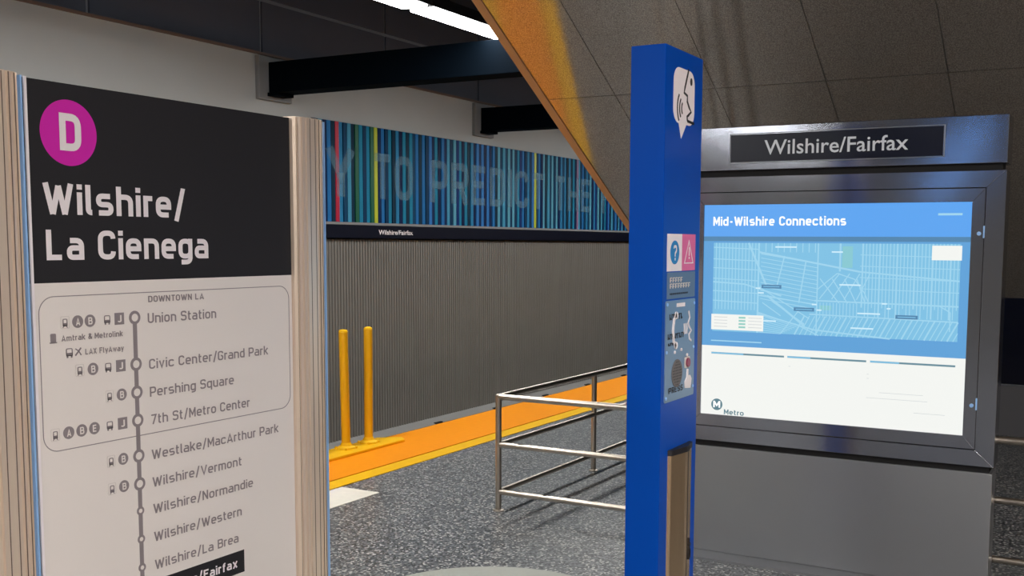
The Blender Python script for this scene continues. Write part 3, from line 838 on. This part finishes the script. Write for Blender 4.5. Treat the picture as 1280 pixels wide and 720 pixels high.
column(2.012); column(3.398)
MB().disc(FS, 2.283, 1.942, .104, 0, .0012, 64).build('line_disc', M['magenta'], sg, label='magenta line disc')
sign_text(FS, 'D', 2.247, 1.885, .080, .118, M['print_white'], sg, n=.0022, t=.2)
sign_text(FS, 'Wilshire/', 2.180, 1.683, .575, .098, M['print_white'], sg)
sign_text(FS, 'La Cienega', 2.186, 1.538, .672, .096, M['print_white'], sg)
MB().loop(FS, rr(2.150, 3.287, .925, 1.424, .055, 10), .0028, 0, .0008).build('border_line', M['print_grey'], sg)
G = M['print_grey']
sign_text(FS, 'DOWNTOWN LA', 2.576, 1.388, .256, .022, G, sg)
stops = [('Union Station', 1.338, 2.89, 1), ('Civic Center/Grand Park', 1.177, 3.161, 1), ('Pershing Square', 1.079, 2.972, 1), ('7th St/Metro Center', .981, 3.054, 1),
         ('Westlake/MacArthur Park', .856, 3.212, 1), ('Wilshire/Vermont', .757, 3.005, 1), ('Wilshire/Normandie', .661, 3.063, 0), ('Wilshire/Western', .56, 2.999, 0), ('Wilshire/La Brea', .458, 2.979, 0)]
MB().rect(FS, 2.509, 2.526, .35, 1.338, 0, .0008).build('route_line', G, sg)
for nm, z, ue, big in stops:
    r1, r2 = (.0235, .0135) if big else (.0155, .0075)
    MB().disc(FS, 2.5175, z, r1, 0, .0014, 28).build('stop_ring', G, sg)
    MB().disc(FS, 2.5175, z, r2, 0, .0018, 24).build('stop_centre', M['sign_white'], sg)
    sign_text(FS, nm, 2.572, z - .023, ue - 2.572, .035, G, sg, t=.15)
bx = MB().rect(FS, 2.535, 3.008, .31, .398, 0, .001).build('station_box', M['ink'], sg, label='black box around the current station')
sign_text(FS, 'Wilshire/Fairfax', 2.572, .337, .398, .035, M['print_white'], sg, n=.002)
sign_text(FS, 'Amtrak & Metrolink', 2.228, 1.278, .238, .019, G, sg)
sign_text(FS, 'LAX FlyAway', 2.315, 1.228, .153, .019, G, sg)


def letter_badge(ch, u, z, square=False):
    b = MB()
    if square: b.rect(FS, u - .019, u + .019, z - .02, z + .02, 0, .0012)
    else: b.disc(FS, u, z, .0205, 0, .0012, 24)
    b.build('line_badge', G, sg)
    sign_text(FS, ch, u - .008, z - .012, .016, .024, M['sign_white'], sg, n=.002)


def tram(u, z):
    MB().loop(FS, rr(u - .016, u + .016, z - .02, z + .02, .004, 3), .0015, 0, .0008).build('icon_frame', M['print_light'], sg)
    b = MB(); b.loop(FS, rr(u - .0085, u + .0085, z - .012, z + .012, .004, 3), .003, 0, .0012)
    b.rect(FS, u - .0085, u + .0085, z - .012, z - .002, 0, .0012)
    b.stroke(FS, [(u - .009, z - .017), (u - .004, z - .012)], .002, 0, .0012); b.stroke(FS, [(u + .009, z - .017), (u + .004, z - .012)], .002, 0, .0012)
    b.build('train_icon', G, sg)


def bus(u, z):
    b = MB(); b.loop(FS, rr(u - .012, u + .012, z - .011, z + .014, .005, 3), .003, 0, .0012)
    b.rect(FS, u - .012, u + .012, z - .011, z - .001, 0, .0012)
    b.rect(FS, u - .010, u - .005, z - .017, z - .011, 0, .0012); b.rect(FS, u + .005, u + .010, z - .017, z - .011, 0, .0012)
    b.build('bus_icon', G, sg)


for z, tu, circ, bu, ju in ((1.338, 2.244, (('A', 2.291), ('B', 2.338)), 2.405, 2.454), (1.178, 2.293, (('B', 2.343),), 2.403, 2.454), (1.079, 2.405, (('B', 2.454),), None, None),
                            (.980, 2.194, (('A', 2.243), ('B', 2.292), ('E', 2.341)), 2.402, 2.454), (.857, 2.403, (('B', 2.452),), None, None), (.762, 2.403, (('B', 2.452),), None, None)):
    tram(tu, z)
    for ch, u in circ: letter_badge(ch, u, z)
    if bu: bus(bu, z); letter_badge('J', ju, z, True)
b = MB(); b.rrect(FS, 2.189, 2.209, 1.277, 1.305, .004, 0, .0012); b.rect(FS, 2.186, 2.212, 1.274, 1.278, 0, .0012); b.build('rail_icon', G, sg)
bus(2.256, 1.24)
b = MB(); b.stroke(FS, [(2.278, 1.228), (2.300, 1.252)], .005, 0, .0012); b.stroke(FS, [(2.279, 1.250), (2.291, 1.242), (2.300, 1.228)], .004, 0, .0012); b.build('plane_icon', G, sg)
